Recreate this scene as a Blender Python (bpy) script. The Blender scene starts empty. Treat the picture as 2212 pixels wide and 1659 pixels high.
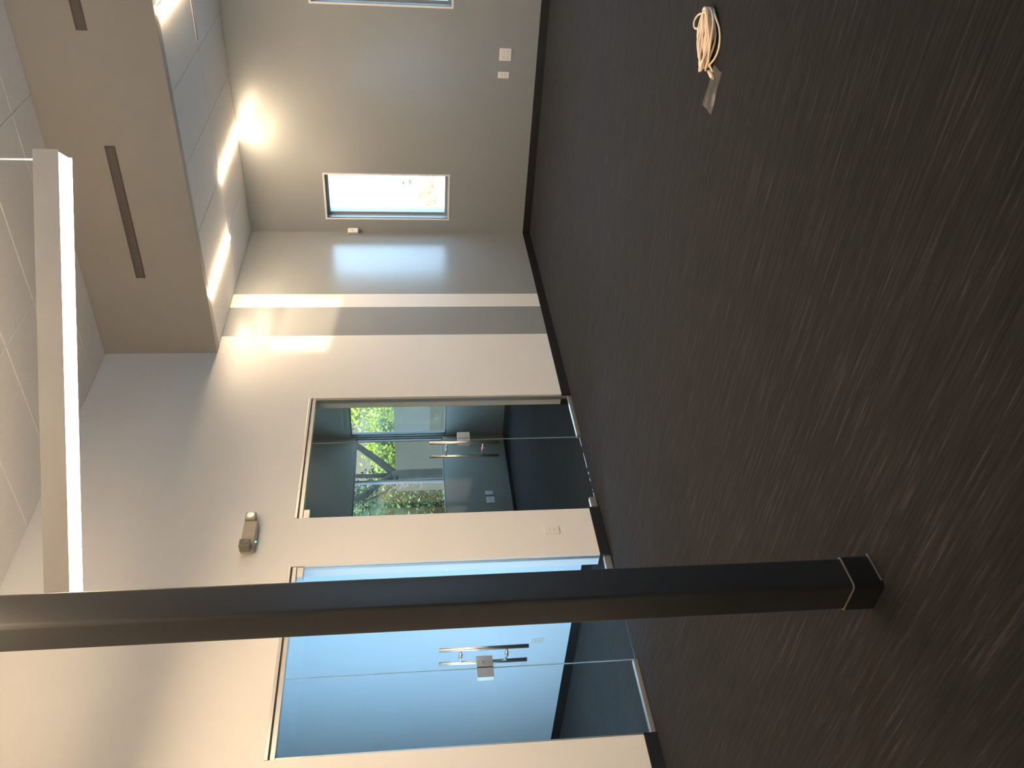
import bpy, math, random
from mathutils import Vector, Matrix
random.seed(7)
scene = bpy.context.scene
COL = scene.collection

# ------------------------------------------------------------------ camera
# the photograph is held sideways: world-up points to the left edge of the frame
R_ = Vector((0.78383261, 0.62077652, -0.01558667))
U_ = Vector((-0.0647462, 0.10666485, 0.99218473))
F_ = Vector((-0.61758753, 0.77669757, -0.1238003))
cam = bpy.data.cameras.new('camera')
cam.sensor_fit = 'HORIZONTAL'; cam.sensor_width = 36.0
cam.lens = 1826.0 * 36.0 / 2212.0
cam.clip_start = 0.02; cam.clip_end = 300
camo = bpy.data.objects.new('camera', cam); COL.objects.link(camo)
X_, Y_, Z_ = -U_, R_, -F_
camo.matrix_world = Matrix(((X_.x, Y_.x, Z_.x, 0), (X_.y, Y_.y, Z_.y, 0), (X_.z, Y_.z, Z_.z, 1.52), (0, 0, 0, 1)))
scene.camera = camo

# ------------------------------------------------------------------ world, sun, exposure
SKY = 11.0
LED = 112.0
w = bpy.data.worlds.new('sky'); scene.world = w; w.use_nodes = True
bg = w.node_tree.nodes['Background']
bg.inputs[0].default_value = (0.44, 0.71, 1.0, 1); bg.inputs[1].default_value = SKY
sun = bpy.data.lights.new('low_sun', 'SUN'); sun.energy = 7.0; sun.color = (1.0, 0.72, 0.45); sun.angle = math.radians(0.5)
suno = bpy.data.objects.new('low_sun', sun); COL.objects.link(suno)
suno.rotation_euler = Vector((-0.8, 1, -0.10)).to_track_quat('-Z', 'Y').to_euler(); suno.location = (8, -8, 6)
scene.view_settings.view_transform = 'Standard'; scene.view_settings.look = 'None'
scene.view_settings.gamma = 1.0; scene.view_settings.use_curve_mapping = False
scene.view_settings.exposure = 0.0
cy_ = scene.cycles
cy_.max_bounces = 6; cy_.diffuse_bounces = 4; cy_.glossy_bounces = 3; cy_.transmission_bounces = 2; cy_.transparent_max_bounces = 10
cy_.caustics_reflective = False; cy_.caustics_refractive = False; cy_.sample_clamp_indirect = 14.0

# ------------------------------------------------------------------ materials
MATS = {}
def mat(name, col, rough=0.5, spec=0.5, metal=0.0, bump=0.0, bscale=200.0, var=0.0, vscale=3.0, emit=None, estr=0.0):
    m = bpy.data.materials.new(name); m.use_nodes = True; nt = m.node_tree
    b = nt.nodes['Principled BSDF']
    b.inputs['Base Color'].default_value = (*col, 1); b.inputs['Roughness'].default_value = rough
    b.inputs['Specular IOR Level'].default_value = spec; b.inputs['Metallic'].default_value = metal
    tc = nt.nodes.new('ShaderNodeTexCoord')
    if var > 0:
        n = nt.nodes.new('ShaderNodeTexNoise'); n.inputs['Scale'].default_value = vscale; n.inputs['Detail'].default_value = 4
        r = nt.nodes.new('ShaderNodeValToRGB')
        r.color_ramp.elements[0].position = 0.3; r.color_ramp.elements[1].position = 0.7
        r.color_ramp.elements[0].color = (*[c * (1 - var) for c in col], 1)
        r.color_ramp.elements[1].color = (*[min(1, c * (1 + var)) for c in col], 1)
        nt.links.new(tc.outputs['Object'], n.inputs['Vector']); nt.links.new(n.outputs['Fac'], r.inputs['Fac'])
        nt.links.new(r.outputs['Color'], b.inputs['Base Color'])
    if bump > 0:
        n2 = nt.nodes.new('ShaderNodeTexNoise'); n2.inputs['Scale'].default_value = bscale; n2.inputs['Detail'].default_value = 3
        bp = nt.nodes.new('ShaderNodeBump'); bp.inputs['Strength'].default_value = bump; bp.inputs['Distance'].default_value = 0.002
        nt.links.new(tc.outputs['Object'], n2.inputs['Vector']); nt.links.new(n2.outputs['Fac'], bp.inputs['Height'])
        nt.links.new(bp.outputs['Normal'], b.inputs['Normal'])
    if emit:
        b.inputs['Emission Color'].default_value = (*emit, 1); b.inputs['Emission Strength'].default_value = estr
    MATS[name] = m
    return m

WARM = (1.0, 0.745, 0.48)
mat('white_paint', (0.80, 0.78, 0.75), 0.42, 0.45, bump=0.04, bscale=160, var=0.012)
mat('grey_paint', (0.285, 0.30, 0.31), 0.25, 0.85, bump=0.04, bscale=160, var=0.015)
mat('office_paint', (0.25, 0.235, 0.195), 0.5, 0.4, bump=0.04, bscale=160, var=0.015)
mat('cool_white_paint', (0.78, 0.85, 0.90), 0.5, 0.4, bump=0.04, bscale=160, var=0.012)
mat('bulkhead_paint', (0.52, 0.48, 0.42), 0.6, 0.3, bump=0.03, bscale=160, var=0.015)
mat('ceiling_white', (0.88, 0.86, 0.83), 0.9, 0.15, bump=0.25, bscale=420, var=0.03, vscale=40)
mat('grid_white', (0.60, 0.58, 0.55), 0.5, 0.4, var=0.01)
mat('black_rubber', (0.012, 0.012, 0.013), 0.45, 0.5, bump=0.05, bscale=60, var=0.1)
mat('dark_steel_paint', (0.027, 0.0275, 0.0285), 0.40, 0.5, bump=0.05, bscale=90, var=0.08)
mat('aluminium', (0.62, 0.60, 0.56), 0.32, 0.5, 0.85, bump=0.03, bscale=300, var=0.03)
mat('brushed_steel', (0.80, 0.77, 0.72), 0.34, 0.5, 1.0, bump=0.05, bscale=300, var=0.05)
mat('grey_aluminium', (0.30, 0.32, 0.33), 0.4, 0.5, 0.3, bump=0.02, var=0.05)
mat('dark_aluminium', (0.10, 0.105, 0.11), 0.4, 0.5, 0.6, bump=0.02, var=0.05)
mat('white_plastic', (0.80, 0.77, 0.73), 0.35, 0.5, bump=0.01, var=0.01)
mat('beige_plastic', (0.42, 0.375, 0.315), 0.4, 0.5, bump=0.01, var=0.02)
mat('shaded_beige', (0.20, 0.175, 0.155), 0.4, 0.5, bump=0.01, var=0.02)  # beige with the near lamp head's shade put into the colour
mat('shaded_lens', (0.10, 0.09, 0.085), 0.15, 0.6, var=0.02)  # lens colour darkened so the near head looks unlit
mat('slot_dark', (0.17, 0.145, 0.13), 0.5, 0.4, bump=0.02, var=0.05)
mat('grille_grey', (0.25, 0.215, 0.195), 0.5, 0.4, bump=0.02, var=0.05)
mat('dark_hole', (0.02, 0.02, 0.02), 0.6, 0.3, var=0.05)
mat('cord_cream', (0.84, 0.68, 0.54), 0.45, 0.4, bump=0.02, var=0.05)
mat('led_lens', (0.9, 0.85, 0.8), 0.5, 0.2, var=0.01, emit=WARM, estr=LED * 1.0)
mat('pendant_lens', (0.9, 0.85, 0.8), 0.5, 0.2, var=0.01, emit=WARM, estr=LED * 0.72)
mat('led_up_lens', (0.9, 0.85, 0.8), 0.5, 0.2, var=0.01, emit=WARM, estr=LED * 0.58)
mat('green_led', (0.1, 0.6, 0.2), 0.3, 0.5, var=0.02, emit=(0.2, 1.0, 0.35), estr=3.0)
mat('glass_edge_glint', (0.30, 0.37, 0.36), 0.2, 0.6, var=0.05)  # green glass tint plus the light caught along the edge, as colour
mat('clear_lens', (0.75, 0.73, 0.70), 0.15, 0.6, 0.2, var=0.02)
mat('bark', (0.03, 0.024, 0.018), 0.9, 0.2, bump=0.6, bscale=30, var=0.3, vscale=8)
mat('site_wall', (0.12, 0.088, 0.062), 0.9, 0.2, bump=0.2, bscale=40, var=0.06, vscale=2)
mat('peach_stucco', (0.26, 0.165, 0.10), 0.9, 0.2, bump=0.3, bscale=30, var=0.05)
mat('concrete', (0.55, 0.53, 0.50), 0.9, 0.2, bump=0.2, bscale=20, var=0.08, vscale=1)
mat('lawn', (0.13, 0.17, 0.03), 0.95, 0.1, bump=0.6, bscale=60, var=0.3, vscale=6)
mat('leaf_light', (0.48, 0.43, 0.06), 0.6, 0.3, var=0.45, vscale=2.5)
mat('pale_leaf', (0.80, 0.62, 0.36), 0.8, 0.2, var=0.2, vscale=1)
mat('leaf_mid', (0.22, 0.26, 0.05), 0.6, 0.3, var=0.45, vscale=2.5)
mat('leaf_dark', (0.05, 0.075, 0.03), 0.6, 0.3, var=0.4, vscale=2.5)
mat('roof_outside', (0.3, 0.3, 0.3), 0.9, 0.2, var=0.05)

def carpet():
    m = bpy.data.materials.new('striped_carpet'); m.use_nodes = True; nt = m.node_tree; L = nt.links
    b = nt.nodes['Principled BSDF']; b.inputs['Roughness'].default_value = 0.95; b.inputs['Specular IOR Level'].default_value = 0.12
    b.inputs['Sheen Weight'].default_value = 0.07; b.inputs['Sheen Roughness'].default_value = 0.5
    tc = nt.nodes.new('ShaderNodeTexCoord')
    def noise(sx, sy, detail):
        mp = nt.nodes.new('ShaderNodeMapping'); mp.inputs['Scale'].default_value = (sx, sy, 1)
        n = nt.nodes.new('ShaderNodeTexNoise'); n.inputs['Scale'].default_value = 1; n.inputs['Detail'].default_value = detail
        n.inputs['Roughness'].default_value = 0.65
        L.new(tc.outputs['Object'], mp.inputs['Vector']); L.new(mp.outputs['Vector'], n.inputs['Vector'])
        return n
    a = noise(2.8, 62, 2.5); c = noise(9, 165, 2); d = noise(0.9, 1.1, 2)
    r = nt.nodes.new('ShaderNodeValToRGB'); e = r.color_ramp.elements
    e[0].position = 0.33; e[0].color = (0.0045, 0.0040, 0.0040, 1)
    e[1].position = 0.70; e[1].color = (0.042, 0.0385, 0.037, 1)
    k = e.new(0.47); k.color = (0.0086, 0.0080, 0.0080, 1); k = e.new(0.57); k.color = (0.0140, 0.0131, 0.0130, 1)
    mx = nt.nodes.new('ShaderNodeMath'); mx.operation = 'MULTIPLY_ADD'; mx.inputs[1].default_value = 0.35
    m2 = nt.nodes.new('ShaderNodeMath'); m2.operation = 'MULTIPLY'; m2.inputs[1].default_value = 0.65
    L.new(a.outputs['Fac'], m2.inputs[0]); L.new(c.outputs['Fac'], mx.inputs[0]); L.new(m2.outputs[0], mx.inputs[2])
    L.new(mx.outputs[0], r.inputs['Fac'])
    hs = nt.nodes.new('ShaderNodeMapRange'); hs.inputs['From Min'].default_value = 0.3; hs.inputs['From Max'].default_value = 0.7
    hs.inputs['To Min'].default_value = 0.92; hs.inputs['To Max'].default_value = 1.08
    L.new(d.outputs['Fac'], hs.inputs['Value'])
    mul = nt.nodes.new('ShaderNodeVectorMath'); mul.operation = 'SCALE'
    L.new(r.outputs['Color'], mul.inputs[0]); L.new(hs.outputs[0], mul.inputs['Scale']); L.new(mul.outputs[0], b.inputs['Base Color'])
    bp = nt.nodes.new('ShaderNodeBump'); bp.inputs['Strength'].default_value = 0.6; bp.inputs['Distance'].default_value = 0.004
    L.new(mx.outputs[0], bp.inputs['Height']); L.new(bp.outputs['Normal'], b.inputs['Normal'])
    MATS['carpet'] = m
carpet()

def glass(name, tint, refl=1.0):
    m = bpy.data.materials.new(name); m.use_nodes = True; nt = m.node_tree; L = nt.links
    for n in list(nt.nodes):
        if n.type != 'OUTPUT_MATERIAL': nt.nodes.remove(n)
    out = [n for n in nt.nodes if n.type == 'OUTPUT_MATERIAL'][0]
    t = nt.nodes.new('ShaderNodeBsdfTransparent'); t.inputs[0].default_value = (*tint, 1)
    g = nt.nodes.new('ShaderNodeBsdfGlossy'); g.inputs['Roughness'].default_value = 0.01; g.inputs[0].default_value = (refl, refl, refl, 1)
    f = nt.nodes.new('ShaderNodeFresnel')
    ge = nt.nodes.new('ShaderNodeNewGeometry'); mr = nt.nodes.new('ShaderNodeMapRange')   # same index of refraction on both faces of the pane
    mr.inputs['To Min'].default_value = 1.45; mr.inputs['To Max'].default_value = 1 / 1.45
    L.new(ge.outputs['Backfacing'], mr.inputs['Value']); L.new(mr.outputs[0], f.inputs[0])
    mx = nt.nodes.new('ShaderNodeMixShader')
    L.new(f.outputs[0], mx.inputs[0]); L.new(t.outputs[0], mx.inputs[1]); L.new(g.outputs[0], mx.inputs[2]); L.new(mx.outputs[0], out.inputs[0])
    MATS[name] = m
glass('door_glass', (0.955, 0.98, 0.985), 0.6)
glass('window_glass', (0.97, 0.985, 0.985), 0.2)

def film():
    m = bpy.data.materials.new('clear_film'); m.use_nodes = True; nt = m.node_tree; L = nt.links
    b = nt.nodes['Principled BSDF']; b.inputs['Base Color'].default_value = (0.42, 0.41, 0.43, 1); b.inputs['Roughness'].default_value = 0.18
    out = [n for n in nt.nodes if n.type == 'OUTPUT_MATERIAL'][0]
    t = nt.nodes.new('ShaderNodeBsdfTransparent'); mx = nt.nodes.new('ShaderNodeMixShader')
    n = nt.nodes.new('ShaderNodeTexNoise'); n.inputs['Scale'].default_value = 25
    mr = nt.nodes.new('ShaderNodeMapRange'); mr.inputs['To Min'].default_value = 0.05; mr.inputs['To Max'].default_value = 0.14
    L.new(n.outputs['Fac'], mr.inputs['Value']); L.new(mr.outputs[0], mx.inputs[0])
    L.new(t.outputs[0], mx.inputs[1]); L.new(b.outputs[0], mx.inputs[2]); L.new(mx.outputs[0], out.inputs[0])
    MATS['clear_film'] = m
film()

# ------------------------------------------------------------------ mesh helpers
WL = {}
class MB:
    def __init__(s): s.v = []; s.f = []; s.mi = []; s.sm = []
    def add(s, vs, fs, mi=0, smooth=False):
        o = len(s.v); s.v += [Vector(v) for v in vs]
        for f in fs: s.f.append([o + i for i in f]); s.mi.append(mi); s.sm.append(smooth)
        return s
    def box(s, x0, x1, y0, y1, z0, z1, mi=0, bev=0.0):
        if bev > 0: return s.bevbox(x0, x1, y0, y1, z0, z1, bev, mi)
        vs = [(x, y, z) for z in (z0, z1) for y in (y0, y1) for x in (x0, x1)]
        return s.add(vs, [(0, 2, 3, 1), (4, 5, 7, 6), (0, 1, 5, 4), (2, 6, 7, 3), (0, 4, 6, 2), (1, 3, 7, 5)], mi)
    def bevbox(s, x0, x1, y0, y1, z0, z1, b, mi=0):
        import bmesh
        bm = bmesh.new(); bmesh.ops.create_cube(bm, size=1)
        for v in bm.verts: v.co = Vector(((x0 + x1) / 2 + v.co.x * (x1 - x0), (y0 + y1) / 2 + v.co.y * (y1 - y0), (z0 + z1) / 2 + v.co.z * (z1 - z0)))
        bmesh.ops.bevel(bm, geom=bm.edges[:], offset=b, segments=2, affect='EDGES', profile=0.5)
        bm.verts.index_update()
        s.add([v.co.copy() for v in bm.verts], [[v.index for v in f.verts] for f in bm.faces], mi); bm.free()
        return s
    def prism(s, poly, z0, z1, mi=0, smooth=False):
        n = len(poly); vs = [(x, y, z0) for x, y in poly] + [(x, y, z1) for x, y in poly]
        s.add(vs, [tuple(range(n))[::-1], tuple(range(n, 2 * n))], mi)
        return s.add(vs, [(i, (i + 1) % n, n + (i + 1) % n, n + i) for i in range(n)], mi, smooth)
    def tube(s, path, r, n=8, mi=0, cap=True, closed=False):
        P = [Vector(p) for p in path]; rs = r if isinstance(r, (list, tuple)) else [r] * len(P)
        base = len(s.v); N = len(P); up = None
        for i, p in enumerate(P):
            if closed: t = (P[(i + 1) % N] - P[i - 1])
            else: t = (P[min(i + 1, N - 1)] - P[max(i - 1, 0)])
            t.normalize()
            if up is None:
                up = Vector((0, 0, 1)) if abs(t.z) < 0.9 else Vector((1, 0, 0))
            a = t.cross(up)
            if a.length < 1e-6: a = t.orthogonal()
            a.normalize(); b = a.cross(t).normalized(); up = b
            for k in range(n):
                an = 2 * math.pi * k / n; s.v.append(p + (a * math.cos(an) + b * math.sin(an)) * rs[i])
        M = N if closed else N - 1
        for i in range(M):
            j = (i + 1) % N
            for k in range(n):
                k2 = (k + 1) % n
                s.f.append([base + i * n + k, base + i * n + k2, base + j * n + k2, base + j * n + k]); s.mi.append(mi); s.sm.append(True)
        if cap and not closed:
            s.f.append([base + k for k in range(n)]); s.mi.append(mi); s.sm.append(False)
            s.f.append([base + (N - 1) * n + k for k in range(n)][::-1]); s.mi.append(mi); s.sm.append(False)
        return s
    def build(s, name, mats, parent=None, kind=None, label=None, cat=None, group=None):
        if isinstance(mats, str): mats = [mats]
        me = bpy.data.meshes.new(name)
        if parent is None:
            lo = [min(v[i] for v in s.v) for i in range(3)]; hi = [max(v[i] for v in s.v) for i in range(3)]
            org = Vector(((lo[0] + hi[0]) / 2, (lo[1] + hi[1]) / 2, lo[2]))
            base = org
        else:
            base = WL[parent.name]; org = Vector((0, 0, 0))
        me.from_pydata([tuple(v - base) for v in s.v], [], s.f)
        for m in mats: me.materials.append(MATS[m])
        me.polygons.foreach_set('material_index', s.mi); me.polygons.foreach_set('use_smooth', s.sm)
        import bmesh
        bm = bmesh.new(); bm.from_mesh(me); bmesh.ops.recalc_face_normals(bm, faces=bm.faces[:]); bm.to_mesh(me); bm.free()
        me.update()
        o = bpy.data.objects.new(name, me); COL.objects.link(o)
        if parent is None: o.location = org
        else: o.parent = parent
        WL[o.name] = base.copy()
        if kind: o['kind'] = kind
        tag(o, label, cat, group)
        return o

def tag(o, label=None, cat=None, group=None):
    if label: o['label'] = label
    if cat: o['category'] = cat
    if group: o['group'] = group

def empty(name, loc, label=None, cat=None, group=None, kind=None):
    o = bpy.data.objects.new(name, None); o.empty_display_size = 0.1; COL.objects.link(o); o.location = loc
    WL[o.name] = Vector(loc); tag(o, label, cat, group)
    if kind: o['kind'] = kind
    return o

def copy_tree(o, delta, parent=None):
    c = o.copy(); COL.objects.link(c); c.parent = parent
    if parent is None: c.location = o.location + Vector(delta)
    WL[c.name] = WL[o.name] + Vector(delta)
    for ch in o.children: copy_tree(ch, delta, c)
    return c

def solid(mb, axis, c0, c1, a_rng, z_rng, holes, cuts=(), mi_of=None):
    """a wall slab normal to `axis` (0=x,1=y) between c0..c1 with rectangular holes (a0,a1,z0,z1)."""
    A = sorted(set([a_rng[0], a_rng[1]] + [h[0] for h in holes] + [h[1] for h in holes] + list(cuts)))
    Z = sorted(set([z_rng[0], z_rng[1]] + [h[2] for h in holes] + [h[3] for h in holes]))
    A = [a for a in A if a_rng[0] - 1e-6 <= a <= a_rng[1] + 1e-6]; Z = [z for z in Z if z_rng[0] - 1e-6 <= z <= z_rng[1] + 1e-6]
    nA, nZ = len(A) - 1, len(Z) - 1
    def full(i, j):
        if i < 0 or j < 0 or i >= nA or j >= nZ: return False
        a, z = (A[i] + A[i + 1]) / 2, (Z[j] + Z[j + 1]) / 2
        return not any(h[0] < a < h[1] and h[2] < z < h[3] for h in holes)
    def P(c, a, z): return (c, a, z) if axis == 0 else (a, c, z)
    for i in range(nA):
        for j in range(nZ):
            if not full(i, j): continue
            a0, a1, z0, z1 = A[i], A[i + 1], Z[j], Z[j + 1]
            mi = mi_of((a0 + a1) / 2) if mi_of else 0
            for c in (c0, c1): mb.add([P(c, a0, z0), P(c, a1, z0), P(c, a1, z1), P(c, a0, z1)], [(0, 1, 2, 3)], mi if c == max(c0, c1) or not mi_of else 0)
            if not full(i - 1, j): mb.add([P(c0, a0, z0), P(c1, a0, z0), P(c1, a0, z1), P(c0, a0, z1)], [(0, 1, 2, 3)], mi)
            if not full(i + 1, j): mb.add([P(c0, a1, z0), P(c1, a1, z0), P(c1, a1, z1), P(c0, a1, z1)], [(0, 1, 2, 3)], mi)
            if not full(i, j - 1): mb.add([P(c0, a0, z0), P(c1, a0, z0), P(c1, a1, z0), P(c0, a1, z0)], [(0, 1, 2, 3)], mi)
            if not full(i, j + 1): mb.add([P(c0, a0, z1), P(c1, a0, z1), P(c1, a1, z1), P(c0, a1, z1)], [(0, 1, 2, 3)], mi)
    return mb

# ------------------------------------------------------------------ dimensions (metres, camera above the origin)
XL, XLB = -4.916, -5.036          # main-room face and office face of the glass-door wall
XR = 2.6
YF, YFB = 9.137, 9.337            # far wall
YB = -0.9                         # wall behind the camera
YS = 6.731                        # bulkhead face
ZC, ZU, ZO = 3.301, 4.312, 3.0    # low ceiling, high ceiling, office ceiling
DH = 2.39                         # head of the glass doors
D1 = (4.57, 6.02); D2 = (2.65, 4.10)
XO = -8.75; YO = 9.75             # outer walls of the offices
BB = 0.088
Y2 = (4.50, 4.568)                # partition between the offices
YO2 = 2.0  # near office wall pulled in so its added window lights the partition

# ------------------------------------------------------------------ floor, ground
MB().box(XO, XR, YB, YO, -0.12, 0.0).build('floor', 'carpet', kind='structure', label='dark brown striped carpet covering the whole floor')
MB().box(-10.5, 60, 9.96, 31, -0.35, -0.22).box(-90, 60, 31, 90, -0.35, -0.22).build('ground_paving', 'concrete', kind='structure', label='pale paving outside the far wall windows')
MB().box(-90, -10.52, -30, 30.98, -0.36, -0.22).build('ground_lawn', 'lawn', kind='structure', label='grass outside the office windows')

# ------------------------------------------------------------------ walls
def paint(a):
    if a < 7.0: return 0
    if a < 7.511: return 1
    if a < 7.763: return 0
    return 1
solid(MB(), 0, XLB, XL, (YB, YO + 0.06), (0, ZU + 0.1), [(D1[0], D1[1], -1, DH), (D2[0], D2[1], -1, DH)], cuts=(7.0, 7.511, 7.763), mi_of=paint) \
    .build('wall_left', ['white_paint', 'grey_paint'], kind='structure', label='left wall in white paint with grey bands towards the far corner')
WZ = (1.005, 2.41)
WX = [(-4.73, -4.19), (-2.345, -1.80), (0.04, 0.90)]  # third window is out of view, widened to let in more daylight
solid(MB(), 1, YF, YFB, (XL, XR + 0.15), (0, ZU + 0.1), [(a, b, *WZ) for a, b in WX]) \
    .build('wall_far', 'grey_paint', kind='structure', label='grey far wall with narrow windows')
RW = [(4.7, 6.2)]  # unseen opening added to bring cool daylight into the room
solid(MB(), 0, XR, XR + 0.15, (YB - 0.15, YF), (0, ZU + 0.1), [(a, b, 0.95, 2.41) for a, b in RW]) \
    .build('wall_right', 'grey_paint', kind='structure', label='right wall outside the picture')
CL = (1.20, 2.07, 3.03, 3.61)  # unseen opening shaped so the sun throws a patch on the left wall
solid(MB(), 1, YB - 0.15, YB, (XLB, XR), (0, ZU + 0.1), [CL]).build('wall_back', 'white_paint', kind='structure', label='wall behind the camera with an added high window')

# bulkhead where the ceiling drops
MB().box(XL, XR, YS, YS + 0.10, ZC - 0.002, ZU + 0.08).build('wall_bulkhead', 'bulkhead_paint', kind='structure', label='dropped bulkhead face between high and low ceiling')
# office shells
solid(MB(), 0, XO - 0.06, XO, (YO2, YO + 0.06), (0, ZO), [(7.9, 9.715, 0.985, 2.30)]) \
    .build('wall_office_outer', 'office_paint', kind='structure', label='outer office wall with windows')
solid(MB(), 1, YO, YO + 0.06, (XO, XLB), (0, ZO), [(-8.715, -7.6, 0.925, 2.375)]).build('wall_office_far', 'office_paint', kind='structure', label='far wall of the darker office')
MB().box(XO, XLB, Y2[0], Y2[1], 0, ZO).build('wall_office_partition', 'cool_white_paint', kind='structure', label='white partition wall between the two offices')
solid(MB(), 1, YO2 - 0.1, YO2, (XO, XLB), (0, ZO), [(-6.9, -5.10, 0.35, 2.93)]).build('wall_office_near', 'white_paint', kind='structure', label='near wall of the bright office')
# roofs
MB().box(XO - 0.06, XLB, YO2 - 0.1, YO + 0.06, ZO, ZO + 0.1).build('ceiling_office', 'ceiling_white', kind='structure', label='office ceiling')

# baseboards
def bb_left(): 
    b = MB()
    for a0, a1 in ((YB, D2[0]), (D2[1], D1[0]), (D1[1], YF)): b.box(XL, XL + 0.008, a0, a1, 0, BB, bev=0.003)
    for y, s in ((D2[0], 1), (D2[1], -1), (D1[0], 1), (D1[1], -1)):
        b.box(XLB, XL + 0.008, min(y, y + s * 0.008), max(y, y + s * 0.008), 0, BB)
    return b
bb_left().build('baseboard_left', 'black_rubber', kind='structure', label='black rubber base along the left wall')
MB().box(XL + 0.008, XR, YF - 0.008, YF, 0, BB, bev=0.003).build('baseboard_far', 'black_rubber', kind='structure', label='black rubber base along the far wall')
MB().box(XO, XLB, Y2[0] - 0.008, Y2[0], 0, BB).build('baseboard_office_partition', 'black_rubber', kind='structure', label='black base along the office partition')
MB().box(XO, XO + 0.008, Y2[1], YO, 0, 0.05).build('baseboard_office_outer', 'black_rubber', kind='structure', label='black base along the outer office wall')
MB().box(XO, XLB, YO - 0.008, YO, 0, 0.05).build('baseboard_office_far', 'black_rubber', kind='structure', label='black base along the far office wall')

# ------------------------------------------------------------------ ceilings made of lay-in panels
def tiled(name, label, x_lines, y_lines, z, gap=0.005):
    root = MB().box(x_lines[0], x_lines[-1], y_lines[0], y_lines[-1], z + 0.012, z + 0.06).build(name, 'grid_white', kind='structure', label=label)
    proto = {}
    base = WL[root.name]
    for i in range(len(x_lines) - 1):
        for j in range(len(y_lines) - 1):
            x0, x1, y0, y1 = x_lines[i] + gap / 2, x_lines[i + 1] - gap / 2, y_lines[j] + gap / 2, y_lines[j + 1] - gap / 2
            key = (round(x1 - x0, 3), round(y1 - y0, 3))
            cx, cy = (x0 + x1) / 2, (y0 + y1) / 2
            if key not in proto:
                hx, hy, e = (x1 - x0) / 2, (y1 - y0) / 2, 0.006
                mb = MB()
                vs = [(sx * (hx - e), sy * (hy - e), 0) for sx, sy in ((-1, -1), (1, -1), (1, 1), (-1, 1))] + \
                     [(sx * hx, sy * hy, e) for sx, sy in ((-1, -1), (1, -1), (1, 1), (-1, 1))] + \
                     [(sx * hx, sy * hy, 0.014) for sx, sy in ((-1, -1), (1, -1), (1, 1), (-1, 1))]
                mb.add(vs, [(0, 1, 2, 3)] + [(a + k, a + (k + 1) % 4, a + 4 + (k + 1) % 4, a + 4 + k) for a in (0, 4) for k in range(4)] + [(8, 9, 10, 11)])
                WL['__o'] = Vector((0, 0, 0))
                me = bpy.data.meshes.new('ceiling_panel'); me.from_pydata([tuple(v) for v in mb.v], [], mb.f); me.materials.append(MATS['ceiling_white']); me.update()
                proto[key] = me
            o = bpy.data.objects.new('ceiling_panel', proto[key]); COL.objects.link(o); o.parent = root
            o.location = Vector((cx, cy, z)) - base
    return root
xg = [XL] + [XL + 0.61 * k for k in range(1, 15)] + [XR]
tiled('ceiling_low', 'low white panel ceiling beyond the bulkhead', xg, [YS + 0.10, 7.955, YF], ZC)
xu = [XL] + [XL + 1.22 * k for k in range(1, 8)] + [XR]
yu = [YB] + [4.575 + 0.583 * k for k in range(-9, 4)] + [YS]
tiled('ceiling', 'high white panel ceiling over the near part of the room', xu, yu, ZU)

# ------------------------------------------------------------------ windows
def window(name, axis, a0, a1, z0, z1, f0, f1, glass_c, mull=(), trim=None, label=None, fw=0.035, frame_mat='dark_aluminium'):
    """frame bars between depth f0..f1 around opening a0..a1,z0..z1"""
    def bx(mb, A0, A1, Z0, Z1, c0=f0, c1=f1):
        return mb.box(c0, c1, A0, A1, Z0, Z1) if axis == 0 else mb.box(A0, A1, c0, c1, Z0, Z1)
    ctr = ((f0 + f1) / 2, (a0 + a1) / 2, z0) if axis == 0 else ((a0 + a1) / 2, (f0 + f1) / 2, z0)
    root = empty(name, ctr, kind='structure', label=label)
    for A0, A1, Z0, Z1 in ((a0, a0 + fw, z0, z1), (a1 - fw, a1, z0, z1), (a0 + fw, a1 - fw, z0, z0 + fw), (a0 + fw, a1 - fw, z1 - fw, z1)):
        bx(MB(), A0, A1, Z0, Z1).build('frame_bar', frame_mat, root)
    edges = [a0 + fw] + [x for m in mull for x in (m - 0.02, m + 0.02)] + [a1 - fw]
    for m in mull: bx(MB(), m - 0.02, m + 0.02, z0 + fw, z1 - fw).build('mullion', 'dark_aluminium', root)
    for k in range(0, len(edges), 2):
        bx(MB(), edges[k], edges[k + 1], z0 + fw, z1 - fw, glass_c - 0.004, glass_c + 0.004).build('pane', 'window_glass', root)
    return root
for k, (a, b) in enumerate(WX):
    r = window('window_%d' % (k + 1), 1, a, b, WZ[0], WZ[1], YF + 0.105, YF + 0.185, YF + 0.155, label='narrow window with dark frame in the far wall, number %d from the corner' % (k + 1), fw=0.03, frame_mat='grey_aluminium')
    # pale metal edge trim around the drywall opening
    t = 0.020
    for A0, A1, Z0, Z1 in ((a - t, a, WZ[0] - t, WZ[1] + t), (b, b + t, WZ[0] - t, WZ[1] + t), (a, b, WZ[1], WZ[1] + t), (a, b, WZ[0] - t, WZ[0])):
        MB().box(A0, A1, YF - 0.004, YF + 0.02, Z0, Z1).build('edge_trim', 'white_paint', r)
window('window_4', 0, RW[0][0], RW[0][1], 0.95, 2.41, XR + 0.05, XR + 0.12, XR + 0.09, mull=(5.45,), label='window added in the right wall for daylight, outside the picture')
window('window_5', 1, CL[0], CL[1], CL[2], CL[3], YB - 0.12, YB - 0.06, YB - 0.09, label='high window added behind the camera to let in the sun patch', fw=0.02)
window('window_6', 0, 7.9, 9.715, 0.985, 2.30, XO - 0.055, XO - 0.01, XO - 0.03, mull=(8.81,), label='wide office window showing the garden', fw=0.022)
window('window_7', 1, -8.715, -7.6, 0.925, 2.375, YO + 0.01, YO + 0.055, YO + 0.03, label='office window beside the corner showing foliage', fw=0.022)
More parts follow.
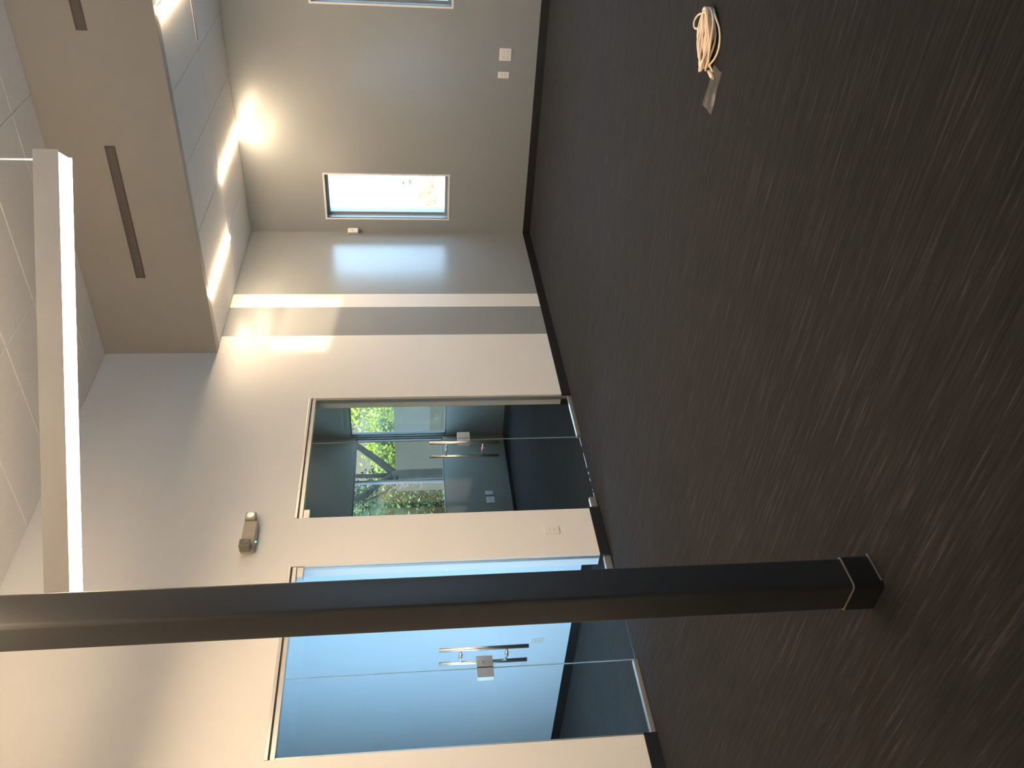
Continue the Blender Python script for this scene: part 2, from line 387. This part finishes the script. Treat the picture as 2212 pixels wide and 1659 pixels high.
window('window_8', 1, -6.9, -5.10, 0.35, 2.93, YO2 - 0.09, YO2 - 0.03, YO2 - 0.06, mull=(-5.9,), label='window added to light the bright office, out of view', fw=0.03)

# ------------------------------------------------------------------ glass office doors
GX = -4.945                         # glass plane
def glass_door(name, label, y0, y1, joint, pivot_low):
    """pivot_low: leaf is hinged at y0 side (True) or y1 side"""
    root = empty(name, (GX, (y0 + y1) / 2, 0), kind='structure', label=label)
    leaf = (y0 + 0.006, joint - 0.003) if pivot_low else (joint + 0.003, y1 - 0.006)
    side = (joint + 0.003, y1 - 0.012) if pivot_low else (y0 + 0.012, joint - 0.003)
    # head: bead, shadow gap, glazing channel
    MB().box(XLB + 0.01, XL + 0.004, y0, y1, DH - 0.022, DH, bev=0.002).build('head_bead', 'aluminium', root)
    MB().box(XLB + 0.02, XL - 0.014, y0, y1, DH - 0.032, DH - 0.022).build('shadow_gap', 'grille_grey', root)
    MB().box(GX - 0.03, GX + 0.024, y0, y1, DH - 0.062, DH - 0.032, bev=0.002).build('head_channel', 'aluminium', root)
    # vertical glazing channel on the fixed side
    yj = y1 if pivot_low else y0
    sg = -1 if pivot_low else 1
    MB().box(GX - 0.018, GX + 0.018, min(yj, yj + sg * 0.016), max(yj, yj + sg * 0.016), 0.0, DH - 0.062).build('jamb_channel', 'aluminium', root)
    # slim dark stop on the pivot side
    yp = y0 if pivot_low else y1
    MB().box(GX - 0.012, GX + 0.012, min(yp, yp - sg * 0.005), max(yp, yp - sg * 0.005), 0.0, DH - 0.062).build('jamb_stop', 'aluminium', root)
    sl = MB().box(GX - 0.005, GX + 0.005, side[0], side[1], 0.03, DH - 0.05).build('sidelight', 'door_glass', root)
    MB().box(GX - 0.02, GX + 0.02, side[0], side[1], 0.0, 0.034, bev=0.003).build('bottom_rail', 'aluminium', sl)
    lf = MB().box(GX - 0.005, GX + 0.005, leaf[0], leaf[1], 0.012, DH - 0.066).build('door_leaf', 'door_glass', root)
    je = leaf[1] if pivot_low else leaf[0]
    MB().box(GX - 0.0045, GX + 0.0045, min(je, je + sg * 0.004), max(je, je + sg * 0.004), 0.014, DH - 0.067).build('edge_glint', 'glass_edge_glint', lf)  # pale strip added to show light caught on the glass edge
    pv = leaf[0] if pivot_low else leaf[1]
    pd = 0.125 if pivot_low else -0.125
    MB().box(GX - 0.018, GX + 0.022, min(pv, pv + pd), max(pv, pv + pd), 0.008, 0.062, bev=0.003).build('bottom_pivot', 'aluminium', lf)
    MB().box(GX - 0.018, GX + 0.022, min(pv, pv + pd * 0.7), max(pv, pv + pd * 0.7), DH - 0.112, DH - 0.064, bev=0.003).build('top_pivot', 'aluminium', lf)
    # ladder pull: a bar on each side, two stand-offs through the glass
    hy = joint - 0.125 if pivot_low else joint + 0.105
    for sx in (1, -1):
        cx = GX + sx * 0.078
        MB().tube([(cx, hy, 0.735), (cx, hy, 1.335)], 0.0135, 14).build('pull_bar', 'brushed_steel', lf)
    for z in (0.88, 1.19):
        MB().tube([(GX - 0.078, hy, z), (GX + 0.078, hy, z)], 0.008, 10).build('standoff', 'brushed_steel', lf)
        for sx in (1, -1):
            MB().tube([(GX + sx * 0.005, hy, z), (GX + sx * 0.016, hy, z)], 0.014, 12).build('standoff_collar', 'brushed_steel', lf)
    # patch lock on the leaf and its keeper on the sidelight
    d = -1 if pivot_low else 1
    a, b = sorted((joint + d * 0.004, joint + d * 0.086))
    MB().box(GX - 0.02, GX + 0.02, a, b, 0.98, 1.09, bev=0.002).build('lock_case', 'aluminium', lf)
    yc = (a + b) / 2
    MB().tube([(GX + 0.02, yc, 1.05), (GX + 0.026, yc, 1.05)], 0.013, 14).build('lock_cylinder', 'brushed_steel', lf)
    MB().box(GX + 0.0258, GX + 0.0268, yc - 0.0015, yc + 0.0015, 1.043, 1.057).build('key_slot', 'dark_hole', lf)
    a, b = sorted((joint - d * 0.004, joint - d * 0.075))
    MB().box(GX - 0.02, GX + 0.02, a, b, 0.98, 1.09, bev=0.002).build('lock_keeper', 'aluminium', sl)
    return root
glass_door('door_1', 'clear glass office door with sidelight, darker office and garden behind it', D1[0], D1[1], 5.455, True)
glass_door('door_2', 'clear glass office door with sidelight, bright blue-lit office behind it', D2[0], D2[1], 3.195, False)

# ------------------------------------------------------------------ steel column
def rrect(cx, cy, h, r, n=5):
    pts = []
    for k, (sx, sy) in enumerate(((1, 1), (-1, 1), (-1, -1), (1, -1))):
        for i in range(n + 1):
            an = math.pi / 2 * (k + i / n); pts.append((cx + sx * (h - r) + r * math.cos(an), cy + sy * (h - r) + r * math.sin(an)))
    return pts
cx, cy = -2.178, 1.649
c = empty('steel_column', (cx, cy, 0), 'square dark painted steel column with black base, standing on the carpet', 'column')
MB().prism(rrect(cx, cy, 0.0615, 0.014), 0, ZU, smooth=True).build('shaft', 'dark_steel_paint', c)
MB().prism(rrect(cx, cy, 0.0665, 0.018), 0, 0.100, smooth=True).build('base_wrap', 'black_rubber', c)
MB().prism(rrect(cx, cy, 0.0640, 0.016), 0.100, 0.1035, smooth=True).build('base_bead', 'grille_grey', c)
MB().box(cx + 0.0655, cx + 0.0685, cy - 0.045, cy + 0.066, 0.0, 0.006).build('floor_edge_strip', 'aluminium', c)

# ------------------------------------------------------------------ lights on the low ceiling
def low_light(x, y0, y1, label):
    r = empty('linear_ceiling_light', (x, (y0 + y1) / 2, ZC), label, 'ceiling light', 'linear lights in the low ceiling')
    MB().box(x - 0.034, x + 0.034, y0, y1, ZC - 0.006, ZC + 0.010).build('housing', 'white_plastic', r)
    MB().box(x - 0.026, x + 0.026, y0 + 0.006, y1 - 0.006, ZC - 0.020, ZC - 0.006).build('lens', 'led_lens', r)
low_light(XL + 1.22, 7.965, YF - 0.004, 'glowing linear light whose end touches the grey far wall')
low_light(XL + 0.585, 6.835, 7.945, 'glowing linear light nearest the left wall')
low_light(XL + 3.05, 6.835, 7.945, 'glowing linear light cut off by the frame above the far wall outlet plates')
low_light(XL + 4.27, 7.965, YF - 0.004, 'glowing linear light added right of the frame for brightness, over the far wall')  # unseen fixture added to brighten the far end
low_light(XL + 5.49, 6.835, 7.945, 'glowing linear light added far right for brightness, outside the frame')  # another unseen fixture added for brightness

# ------------------------------------------------------------------ hanging linear light over the near room
def pendant(name, A, B, z, label):
    A = Vector((*A, z)); B = Vector((*B, z)); d = (B - A).normalized(); n = Vector((-d.y, d.x, 0)); L_ = (B - A).length
    r = empty(name, (A + B) / 2, label, 'pendant light', 'linear pendant lights')
    def bar(a0, a1, w0, w1, z0, z1):
        vs = [A + d * a + n * q + Vector((0, 0, zz)) for zz in (z0, z1) for q in (w0, w1) for a in (a0, a1)]
        return MB().add(vs, [(0, 2, 3, 1), (4, 5, 7, 6), (0, 1, 5, 4), (2, 6, 7, 3), (0, 4, 6, 2), (1, 3, 7, 5)])
    bar(0, L_, -0.090, 0.090, 0.0, 0.100).build('housing', 'white_plastic', r)
    for q in (-0.090, 0.084): bar(0, L_, q, q + 0.006, -0.018, 0.0).build('baffle', 'white_plastic', r)
    bar(0.004, L_ - 0.004, -0.084, 0.084, -0.006, 0.0).build('lens', 'pendant_lens', r)
    bar(0.02, L_ - 0.02, -0.055, 0.055, 0.100, 0.104).build('upper_lens', 'led_up_lens', r)
    for a in (0.03, L_ - 0.03):
        p = A + d * a
        MB().tube([p + Vector((0, 0, 0.100)), p + Vector((0, 0, ZU - z))], 0.0035, 6).build('suspension_cable', 'white_plastic', r)
        MB().tube([p + Vector((0, 0, ZU - z - 0.02)), p + Vector((0, 0, ZU - z))], 0.03, 14).build('ceiling_cap', 'white_plastic', r)
pendant('linear_pendant_light', (-1.839, 4.204), (-3.752, 2.757), 3.20, 'long glowing linear pendant hung diagonally, partly behind the column')
pendant('linear_pendant_light', (-1.36, 1.854), (-2.40, 1.067), 3.20, 'short glowing linear pendant added overhead to light the column, outside the frame')  # unseen lamp added, kept short to light mainly the column top

# ------------------------------------------------------------------ air slots
def air_slot(x0, x1, label):
    z0, z1 = 3.792, 3.872
    r = empty('air_grille', ((x0 + x1) / 2, YS, z0), label, 'air grille', 'slot grilles on the bulkhead')
    for A0, A1, Z0, Z1 in ((x0, x1, z0, z0 + 0.010), (x0, x1, z1 - 0.010, z1), (x0, x0 + 0.012, z0 + 0.010, z1 - 0.010), (x1 - 0.012, x1, z0 + 0.010, z1 - 0.010)):
        MB().box(A0, A1, YS - 0.006, YS, Z0, Z1).build('frame_bar', 'slot_dark', r)
    MB().box(x0 + 0.012, x1 - 0.012, YS - 0.001, YS + 0.001, z0 + 0.010, z1 - 0.010).build('backing', 'slot_dark', r)
    for k in range(4):
        z = z0 + 0.016 + k * 0.0145
        MB().add([(x0 + 0.012, YS - 0.005, z), (x1 - 0.012, YS - 0.005, z), (x1 - 0.012, YS - 0.001, z + 0.010), (x0 + 0.012, YS - 0.001, z + 0.010),
                  (x0 + 0.012, YS - 0.005, z + 0.003), (x1 - 0.012, YS - 0.005, z + 0.003), (x1 - 0.012, YS - 0.001, z + 0.012), (x0 + 0.012, YS - 0.001, z + 0.012)],
                 [(0, 1, 2, 3), (4, 5, 6, 7), (0, 1, 5, 4), (2, 3, 7, 6), (0, 3, 7, 4), (1, 2, 6, 5)]).build('slat', 'grille_grey', r)
air_slot(-4.087, -2.872, 'long dark slot grille on the bulkhead above the left low-ceiling light')
air_slot(-1.990, -0.775, 'dark slot grille on the bulkhead cut off by the frame edge')
r = empty('ceiling_diffuser', (-1.79, 7.955, ZC), 'thin black slot diffuser between the low ceiling panels', 'diffuser')
MB().box(-2.40, -1.18, 7.938, 7.972, ZC - 0.003, ZC + 0.012).build('slot', 'dark_hole', r)
for y in (7.934, 7.976): MB().box(-2.405, -1.175, y - 0.004, y + 0.004, ZC - 0.006, ZC).build('flange', 'white_plastic', r)

# ------------------------------------------------------------------ emergency light
e = empty('emergency_light', (XL, 4.37, 2.64), 'beige twin-head emergency light on the white wall between the glass doors', 'emergency light')
MB().bevbox(XL, XL + 0.062, 4.235, 4.505, 2.645, 2.745, 0.008).build('body', 'beige_plastic', e)
MB().box(XL + 0.004, XL + 0.05, 4.245, 4.495, 2.641, 2.646).build('bottom_cover', 'beige_plastic', e)
for yc, out, hm, lm in ((4.245, 0.085, 'shaded_beige', 'shaded_lens'), (4.545, 0.045, 'beige_plastic', 'clear_lens')):
    hx0, hx1 = XL + out - 0.04, XL + out + 0.035
    h = MB().bevbox(hx0, hx1, yc - 0.037, yc + 0.037, 2.662, 2.742, 0.010).build('lamp_head', hm, e)
    MB().tube([(hx1 - 0.004, yc, 2.702), (hx1 + 0.004, yc, 2.702)], [0.031, 0.027], 18).build('lamp_lens', lm, h)
    MB().tube([(XL + 0.02, (yc + 4.37) / 2 + (0.02 if yc > 4.37 else -0.02), 2.70), (hx0 + 0.02, yc, 2.70)], 0.012, 10).build('swivel', 'beige_plastic', h)
MB().tube([(XL + 0.05, 4.305, 2.641), (XL + 0.05, 4.305, 2.633)], 0.006, 10).build('status_lamp', 'green_led', e)
MB().box(XL + 0.0615, XL + 0.0635, 4.34, 4.46, 2.655, 2.735).build('face_panel', 'beige_plastic', e)

# ------------------------------------------------------------------ corner motion sensor
s_ = empty('motion_sensor', (XL + 0.03, YF - 0.03, 2.055), 'small white motion sensor mounted high in the far left corner', 'sensor')
ax = Vector((0.7071, 0.7071, 0)); nx = Vector((0.7071, -0.7071, 0)); c0 = Vector((XL + 0.022, YF - 0.022, 0))
def obox(w0, w1, d0, d1, z0, z1):
    vs = [c0 + ax * a + nx * b + Vector((0, 0, z)) for z in (z0, z1) for b in (d0, d1) for a in (w0, w1)]
    return MB().add(vs, [(0, 2, 3, 1), (4, 5, 7, 6), (0, 1, 5, 4), (2, 6, 7, 3), (0, 4, 6, 2), (1, 3, 7, 5)])
obox(-0.026, 0.026, 0.004, 0.040, 2.060, 2.175).build('body', 'white_plastic', s_)
obox(-0.022, 0.022, 0.040, 0.046, 2.066, 2.112).build('lens_window', 'clear_lens', s_)
obox(-0.006, 0.006, 0.040, 0.044, 2.122, 2.132).build('status_window', 'slot_dark', s_)
obox(-0.030, 0.030, -0.004, 0.004, 2.052, 2.182).build('bracket', 'white_plastic', s_)

# ------------------------------------------------------------------ wall plates
def plate(name, axis, c, out, a0, a1, z0, z1, gangs, label, cat='wall plate', group=None):
    def bx(A0, A1, Z0, Z1, d0, d1, bev=0.0):
        x0, x1 = sorted((c + out * d0, c + out * d1))
        return MB().box(x0, x1, A0, A1, Z0, Z1, bev=bev) if axis == 0 else MB().box(A0, A1, x0, x1, Z0, Z1, bev=bev)
    ctr = (c, (a0 + a1) / 2, z0) if axis == 0 else ((a0 + a1) / 2, c, z0)
    r = empty(name, ctr, label, cat, group)
    bx(a0, a1, z0, z1, 0, 0.007, 0.0025).build('cover_plate', 'white_plastic', r)
    W = (a1 - a0) / gangs
    for g in range(gangs):
        m = a0 + W * (g + 0.5); zc = (z0 + z1) / 2
        q = bx(m - 0.017, m + 0.017, zc - 0.035, zc + 0.035, 0.007, 0.009).build('socket_insert', 'white_plastic', r)
        for dz in (-0.018, 0.018):
            for da in (-0.006, 0.006): bx(m + da - 0.0012, m + da + 0.0012, zc + dz - 0.004, zc + dz + 0.004, 0.0088, 0.0094).build('slot', 'dark_hole', q)
    return r
plate('outlet_plate', 1, YF, -1, -2.866, -2.736, 0.362, 0.490, 2, 'larger square white wall plate low on the far wall', 'outlet')
plate('outlet_plate', 1, YF, -1, -3.052, -2.981, 0.374, 0.494, 1, 'narrow white wall plate low on the far wall, beside the square one', 'outlet')
plate('outlet_plate', 0, XL, 1, 4.312, 4.388, 0.362, 0.480, 1, 'white outlet low on the white wall between the two glass doors', 'outlet')
plate('outlet_plate', 1, Y2[0], -1, -6.600, -6.522, 0.318, 0.430, 1, 'white outlet on the blue-lit partition inside the bright office', 'outlet')
plate('outlet_plate', 0, XO, 1, 8.30, 8.42, 0.300, 0.415, 2, 'wider pale outlet plate under the garden window in the dark office', 'outlet')
plate('outlet_plate', 0, XO, 1, 8.46, 8.535, 0.315, 0.425, 1, 'narrow pale outlet plate under the garden window in the dark office', 'outlet')

# ------------------------------------------------------------------ coiled cord and plastic film on the carpet
co = empty('coiled_cord', (-1.19, 4.19, 0), 'cream coiled power cord lying in a bundle on the dark carpet', 'cord')
la = Vector((-0.985, -0.17, 0)).normalized(); lb = Vector((-0.17, 0.985, 0)).normalized()
tip = Vector((-1.045, 4.235, 0))
path = []
NL = 17
for k in range(NL):
    a = 0.132 + random.uniform(-0.012, 0.012); b = 0.028 + 0.075 * (k / NL) + random.uniform(-0.006, 0.006)
    off = random.uniform(-0.012, 0.012); hz = 0.008 + 0.034 * math.sin(math.pi * (k + 0.5) / NL) + random.uniform(0, 0.004)
    if k == NL - 1: b = 0.145; hz = 0.006
    for i in range(28):
        t = 2 * math.pi * i / 28
        x = a * (1 - math.cos(t)); pinch = 0.25 + 0.75 * math.sin(min(math.pi, x / (2 * a) * math.pi)) ** 0.8 if True else 1
        y = b * math.sin(t) * (0.35 + 0.65 * pinch) + off - (0.05 * (x / (2 * a)))
        path.append(tip + la * x + lb * y + Vector((0, 0, hz + 0.008 * math.sin(3 * t + k))))
end = [path[-1] + la * 0.05, tip + la * 0.18 - lb * 0.03 + Vector((0, 0, 0.03)), tip + la * 0.25 - lb * 0.085 + Vector((0, 0, 0.015)), tip + la * 0.275 - lb * 0.13 + Vector((0, 0, 0.008))]
MB().tube([(p.x, p.y, max(p.z, 0.0060)) for p in path + end], 0.0056, 7).build('cord', 'cord_cream', co)
MB().tube([(-1.306, 4.100, 0.012), (-1.311, 4.060, 0.012), (-1.314, 4.034, 0.011)], [0.010, 0.012, 0.009], 10).build('plug', 'cord_cream', co)
for z in (0.010, 0.014): MB().box(-1.3175, -1.3155 + 0.002, 4.012, 4.036, z - 0.004, z - 0.001).build('prong', 'brushed_steel', co)
sl = []
for i in range(16):
    t = math.pi * 1.6 * i / 15
    sl.append(tip + la * (0.075 + 0.035 * math.sin(t)) + lb * (0.09 + 0.07 * (1 - math.cos(t)) * 0.9) + Vector((0, 0, 0.02 + 0.01 * math.sin(t))))
MB().tube(sl, 0.0056, 7).build('cord_loop', 'cord_cream', co)
tie = [tip + la * 0.022 + (lb * math.cos(q) * 0.034 + Vector((0, 0, 1)) * (0.027 + 0.024 * math.sin(q))) for q in [2 * math.pi * i / 18 for i in range(18)]]
MB().tube(tie, 0.004, 6, closed=True).build('tie_wrap', 'cord_cream', co)

mb = MB(); nx_, ny_ = 14, 8
q0, q1, q2, q3 = Vector((-1.258, 4.065, 0)), Vector((-1.262, 3.949, 0)), Vector((-1.473, 3.964, 0)), Vector((-1.475, 4.108, 0))
def grid_pt(i, j, dz):
    s, t = i / nx_, j / ny_
    p = (q0 * (1 - t) + q1 * t) * (1 - s) + (q3 * (1 - t) + q2 * t) * s
    return (p.x, p.y, 0.004 + dz + 0.004 * (1 + math.sin(s * 9 + t * 4)) * 0.5 + 0.002 * (1 + math.sin(t * 11)))
n_ = (nx_ + 1) * (ny_ + 1)
vs = [grid_pt(i, j, 0) for i in range(nx_ + 1) for j in range(ny_ + 1)] + [grid_pt(i, j, 0.0008) for i in range(nx_ + 1) for j in range(ny_ + 1)]
fs = []
for i in range(nx_):
    for j in range(ny_):
        a = i * (ny_ + 1) + j; fs += [(a, a + 1, a + ny_ + 2, a + ny_ + 1), (n_ + a, n_ + a + ny_ + 1, n_ + a + ny_ + 2, n_ + a + 1)]
mb.add(vs, fs, 0, True)
mb.build('plastic_film', 'clear_film', label='clear plastic film strip lying on the carpet beside the cord', cat='plastic film')

# ------------------------------------------------------------------ garden outside the offices
def leaves(center, rad, n, size, mats_, name, parent, clumps=40):
    """leaves gathered in clumps inside an ellipsoid"""
    mb = MB(); cx, cy, cz = center; V = []; Fc = []; MI = []
    cl = []
    for _ in range(clumps):
        while True:
            p = Vector((random.uniform(-1, 1), random.uniform(-1, 1), random.uniform(-1, 1)))
            if p.length < 1: break
        cl.append((Vector((cx + p.x * rad[0], cy + p.y * rad[1], cz + p.z * rad[2])), random.randrange(len(mats_))))
    sg = min(rad) * 0.28
    for q in range(n):
        if q % 2:
            c_, m_ = cl[(q // 2) % clumps]
            p = c_ + Vector((random.gauss(0, sg), random.gauss(0, sg), random.gauss(0, sg * 0.8)))
        else:
            p = Vector((random.gauss(0, 1), random.gauss(0, 1), random.gauss(0, 1))).normalized() * random.uniform(0.62, 1.02)
            m_ = int((math.sin(p.x * 5 + cx) + math.sin(p.y * 6) + math.sin(p.z * 7 + cy) + 3) / 6.01 * len(mats_))
            p = Vector((cx + p.x * rad[0], cy + p.y * rad[1], cz + p.z * rad[2]))
        if p.z < -0.2: p.z = -0.2 + random.random() * 0.1
        d = Vector((random.gauss(0, 1), random.gauss(0, 1), random.gauss(0, 0.7))).normalized()
        o = Matrix.Rotation(random.uniform(0, 6.28), 3, d) @ d.orthogonal().normalized()
        L_ = size * random.uniform(0.6, 1.3); W = L_ * 0.30; n2 = d.cross(o) * L_ * 0.12
        k = len(V); V += [p, p + d * L_ * 0.5 + o * W + n2, p + d * L_, p + d * L_ * 0.5 - o * W + n2]
        mi = m_ if random.random() < 0.75 else random.randrange(len(mats_))
        Fc += [[k, k + 1, k + 2], [k, k + 2, k + 3]]; MI += [mi, mi]
    mb.v = V; mb.f = Fc; mb.mi = MI; mb.sm = [False] * len(Fc)
    f = mb.build(name, mats_, parent); f['kind'] = 'stuff'
    return f
t = empty('garden_tree', (-12.5, 12.78, -0.22), 'dark forked tree trunk standing outside the garden window', 'tree')
def limb(pts, rs, name='branch', par=None): return MB().tube(pts, rs, 9).build(name, 'bark', par or t)
limb([(-12.5, 12.80, -0.25), (-12.48, 12.74, 0.76), (-12.5, 12.76, 1.4), (-12.5, 12.74, 1.85)], [0.15, 0.105, 0.10, 0.105], 'trunk')
limb([(-12.5, 12.76, 1.78), (-12.45, 13.1, 2.1), (-12.4, 13.7, 2.72), (-12.3, 14.2, 3.3)], [0.085, 0.075, 0.062, 0.04])
limb([(-12.5, 12.74, 1.8), (-12.55, 12.5, 2.15), (-12.6, 12.24, 2.5), (-12.7, 12.0, 3.0)], [0.08, 0.066, 0.052, 0.03])
limb([(-12.5, 12.70, 1.75), (-12.4, 12.35, 1.85), (-12.3, 12.05, 1.98), (-12.2, 11.7, 2.4)], [0.05, 0.034, 0.028, 0.018])
limb([(-12.5, 12.75, 1.85), (-12.5, 12.73, 2.3), (-12.45, 12.7, 2.9), (-12.4, 12.75, 3.6)], [0.05, 0.045, 0.04, 0.03])
limb([(-12.42, 13.5, 2.55), (-12.4, 13.45, 2.8), (-12.35, 13.5, 3.1)], [0.03, 0.024, 0.015], 'twig')
limb([(-12.56, 12.4, 2.25), (-12.5, 12.2, 2.3), (-12.45, 11.9, 2.6)], [0.025, 0.02, 0.012], 'twig')
leaves((-14.0, 13.8, 5.4), (4.2, 4.6, 1.5), 22000, 0.15, ['leaf_mid', 'leaf_light'], 'shade_crown', t)  # canopy spread wide, mostly out of view, to shade the garden
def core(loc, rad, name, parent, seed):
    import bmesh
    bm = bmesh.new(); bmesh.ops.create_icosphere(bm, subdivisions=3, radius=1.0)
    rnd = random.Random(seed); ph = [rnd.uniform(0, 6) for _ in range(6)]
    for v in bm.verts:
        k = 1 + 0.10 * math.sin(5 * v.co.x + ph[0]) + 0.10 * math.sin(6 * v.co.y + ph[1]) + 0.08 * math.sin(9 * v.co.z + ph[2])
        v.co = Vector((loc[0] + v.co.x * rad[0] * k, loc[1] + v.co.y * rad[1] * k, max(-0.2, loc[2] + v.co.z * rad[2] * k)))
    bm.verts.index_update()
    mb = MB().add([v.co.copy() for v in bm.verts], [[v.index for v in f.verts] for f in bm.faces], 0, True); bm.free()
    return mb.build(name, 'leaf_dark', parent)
def shrub(name, loc, rad, n, size, ms, label, group='shrubs and trees in the garden'):
    g = empty(name, (loc[0], loc[1], -0.22), label, 'shrub', group)
    leaves(loc, rad, n, size, ms, 'foliage', g)
    core(loc, [q * 0.62 for q in rad], 'opaque_core', g, n + int(loc[1] * 7))  # solid dark filler added so no sky shows between the leaves
    MB().tube([(loc[0], loc[1], -0.25), (loc[0] + 0.05, loc[1], loc[2])], [0.07, 0.04], 7).build('stem', 'bark', g)
shrub('garden_shrub', (-16.6, 18.4, 1.9), (1.15, 1.0, 0.9), 5000, 0.11, ['leaf_light', 'leaf_light', 'leaf_mid'], 'yellow-green foliage above the site wall through the garden window')
shrub('garden_shrub', (-13.3, 18.4, 1.9), (1.15, 1.0, 0.9), 5000, 0.11, ['leaf_light', 'leaf_light', 'leaf_mid'], 'bright lime foliage beside the corner window')
shrub('garden_shrub', (-18.8, 15.4, 1.9), (1.0, 1.1, 1.5), 6000, 0.11, ['leaf_light', 'leaf_mid', 'leaf_mid'], 'leafy green bush left of the forked trunk')
shrub('garden_shrub', (-14.3, 12.2, 0.62), (0.55, 0.6, 0.42), 4000, 0.07, ['leaf_light', 'leaf_light', 'leaf_mid'], 'low bright green bush just above the window sill')
shrub('garden_shrub', (-23.4, 20.9, 1.8), (1.3, 3.6, 2.6), 12000, 0.15, ['leaf_dark', 'leaf_dark', 'leaf_mid'], 'dark green tree deep in the garden')
shrub('garden_shrub', (-17.5, 23.4, 2.3), (3.4, 1.2, 2.3), 9000, 0.15, ['leaf_mid', 'leaf_light'], 'mid green tree behind the site wall')
shrub('garden_shrub', (-4.95, 13.3, 1.9), (0.72, 0.7, 2.1), 6000, 0.10, ['leaf_dark', 'leaf_mid'], 'slim dark green tree added outside to block sky reflected in the office windows')  # placed to keep bright sky out of the office window reflections
shrub('garden_shrub', (2.9, 16.2, 2.1), (2.5, 1.3, 2.4), 9000, 0.13, ['leaf_dark', 'leaf_mid'], 'green tree added outside to block sky reflected in the door sidelight')  # placed to block the bright sky mirrored in the sidelight
MB().box(-16.3, -9.6, 16.0, 16.2, -0.22, 1.84).build('site_wall', 'site_wall', label='plain grey-brown site wall behind the garden window', cat='wall')
b_ = empty('garden_building', (-24, 26, -0.22), 'pale peach building edge above the foliage', 'building')
MB().box(-34, -16, 26, 30, -0.22, 4.2).build('wall', 'peach_stucco', b_)
MB().box(-34.4, -15.6, 25.6, 30.4, 4.2, 4.5).build('roof', 'roof_outside', b_)
# pale tree line beyond the far window
g = empty('distant_hedge', (-17, 42, -0.22), 'pale distant hedge seen through the bright corner window', 'hedge')
leaves((-20.2, 42, 0.25), (1.9, 0.5, 0.5), 700, 0.25, ['pale_leaf'], 'foliage', g)
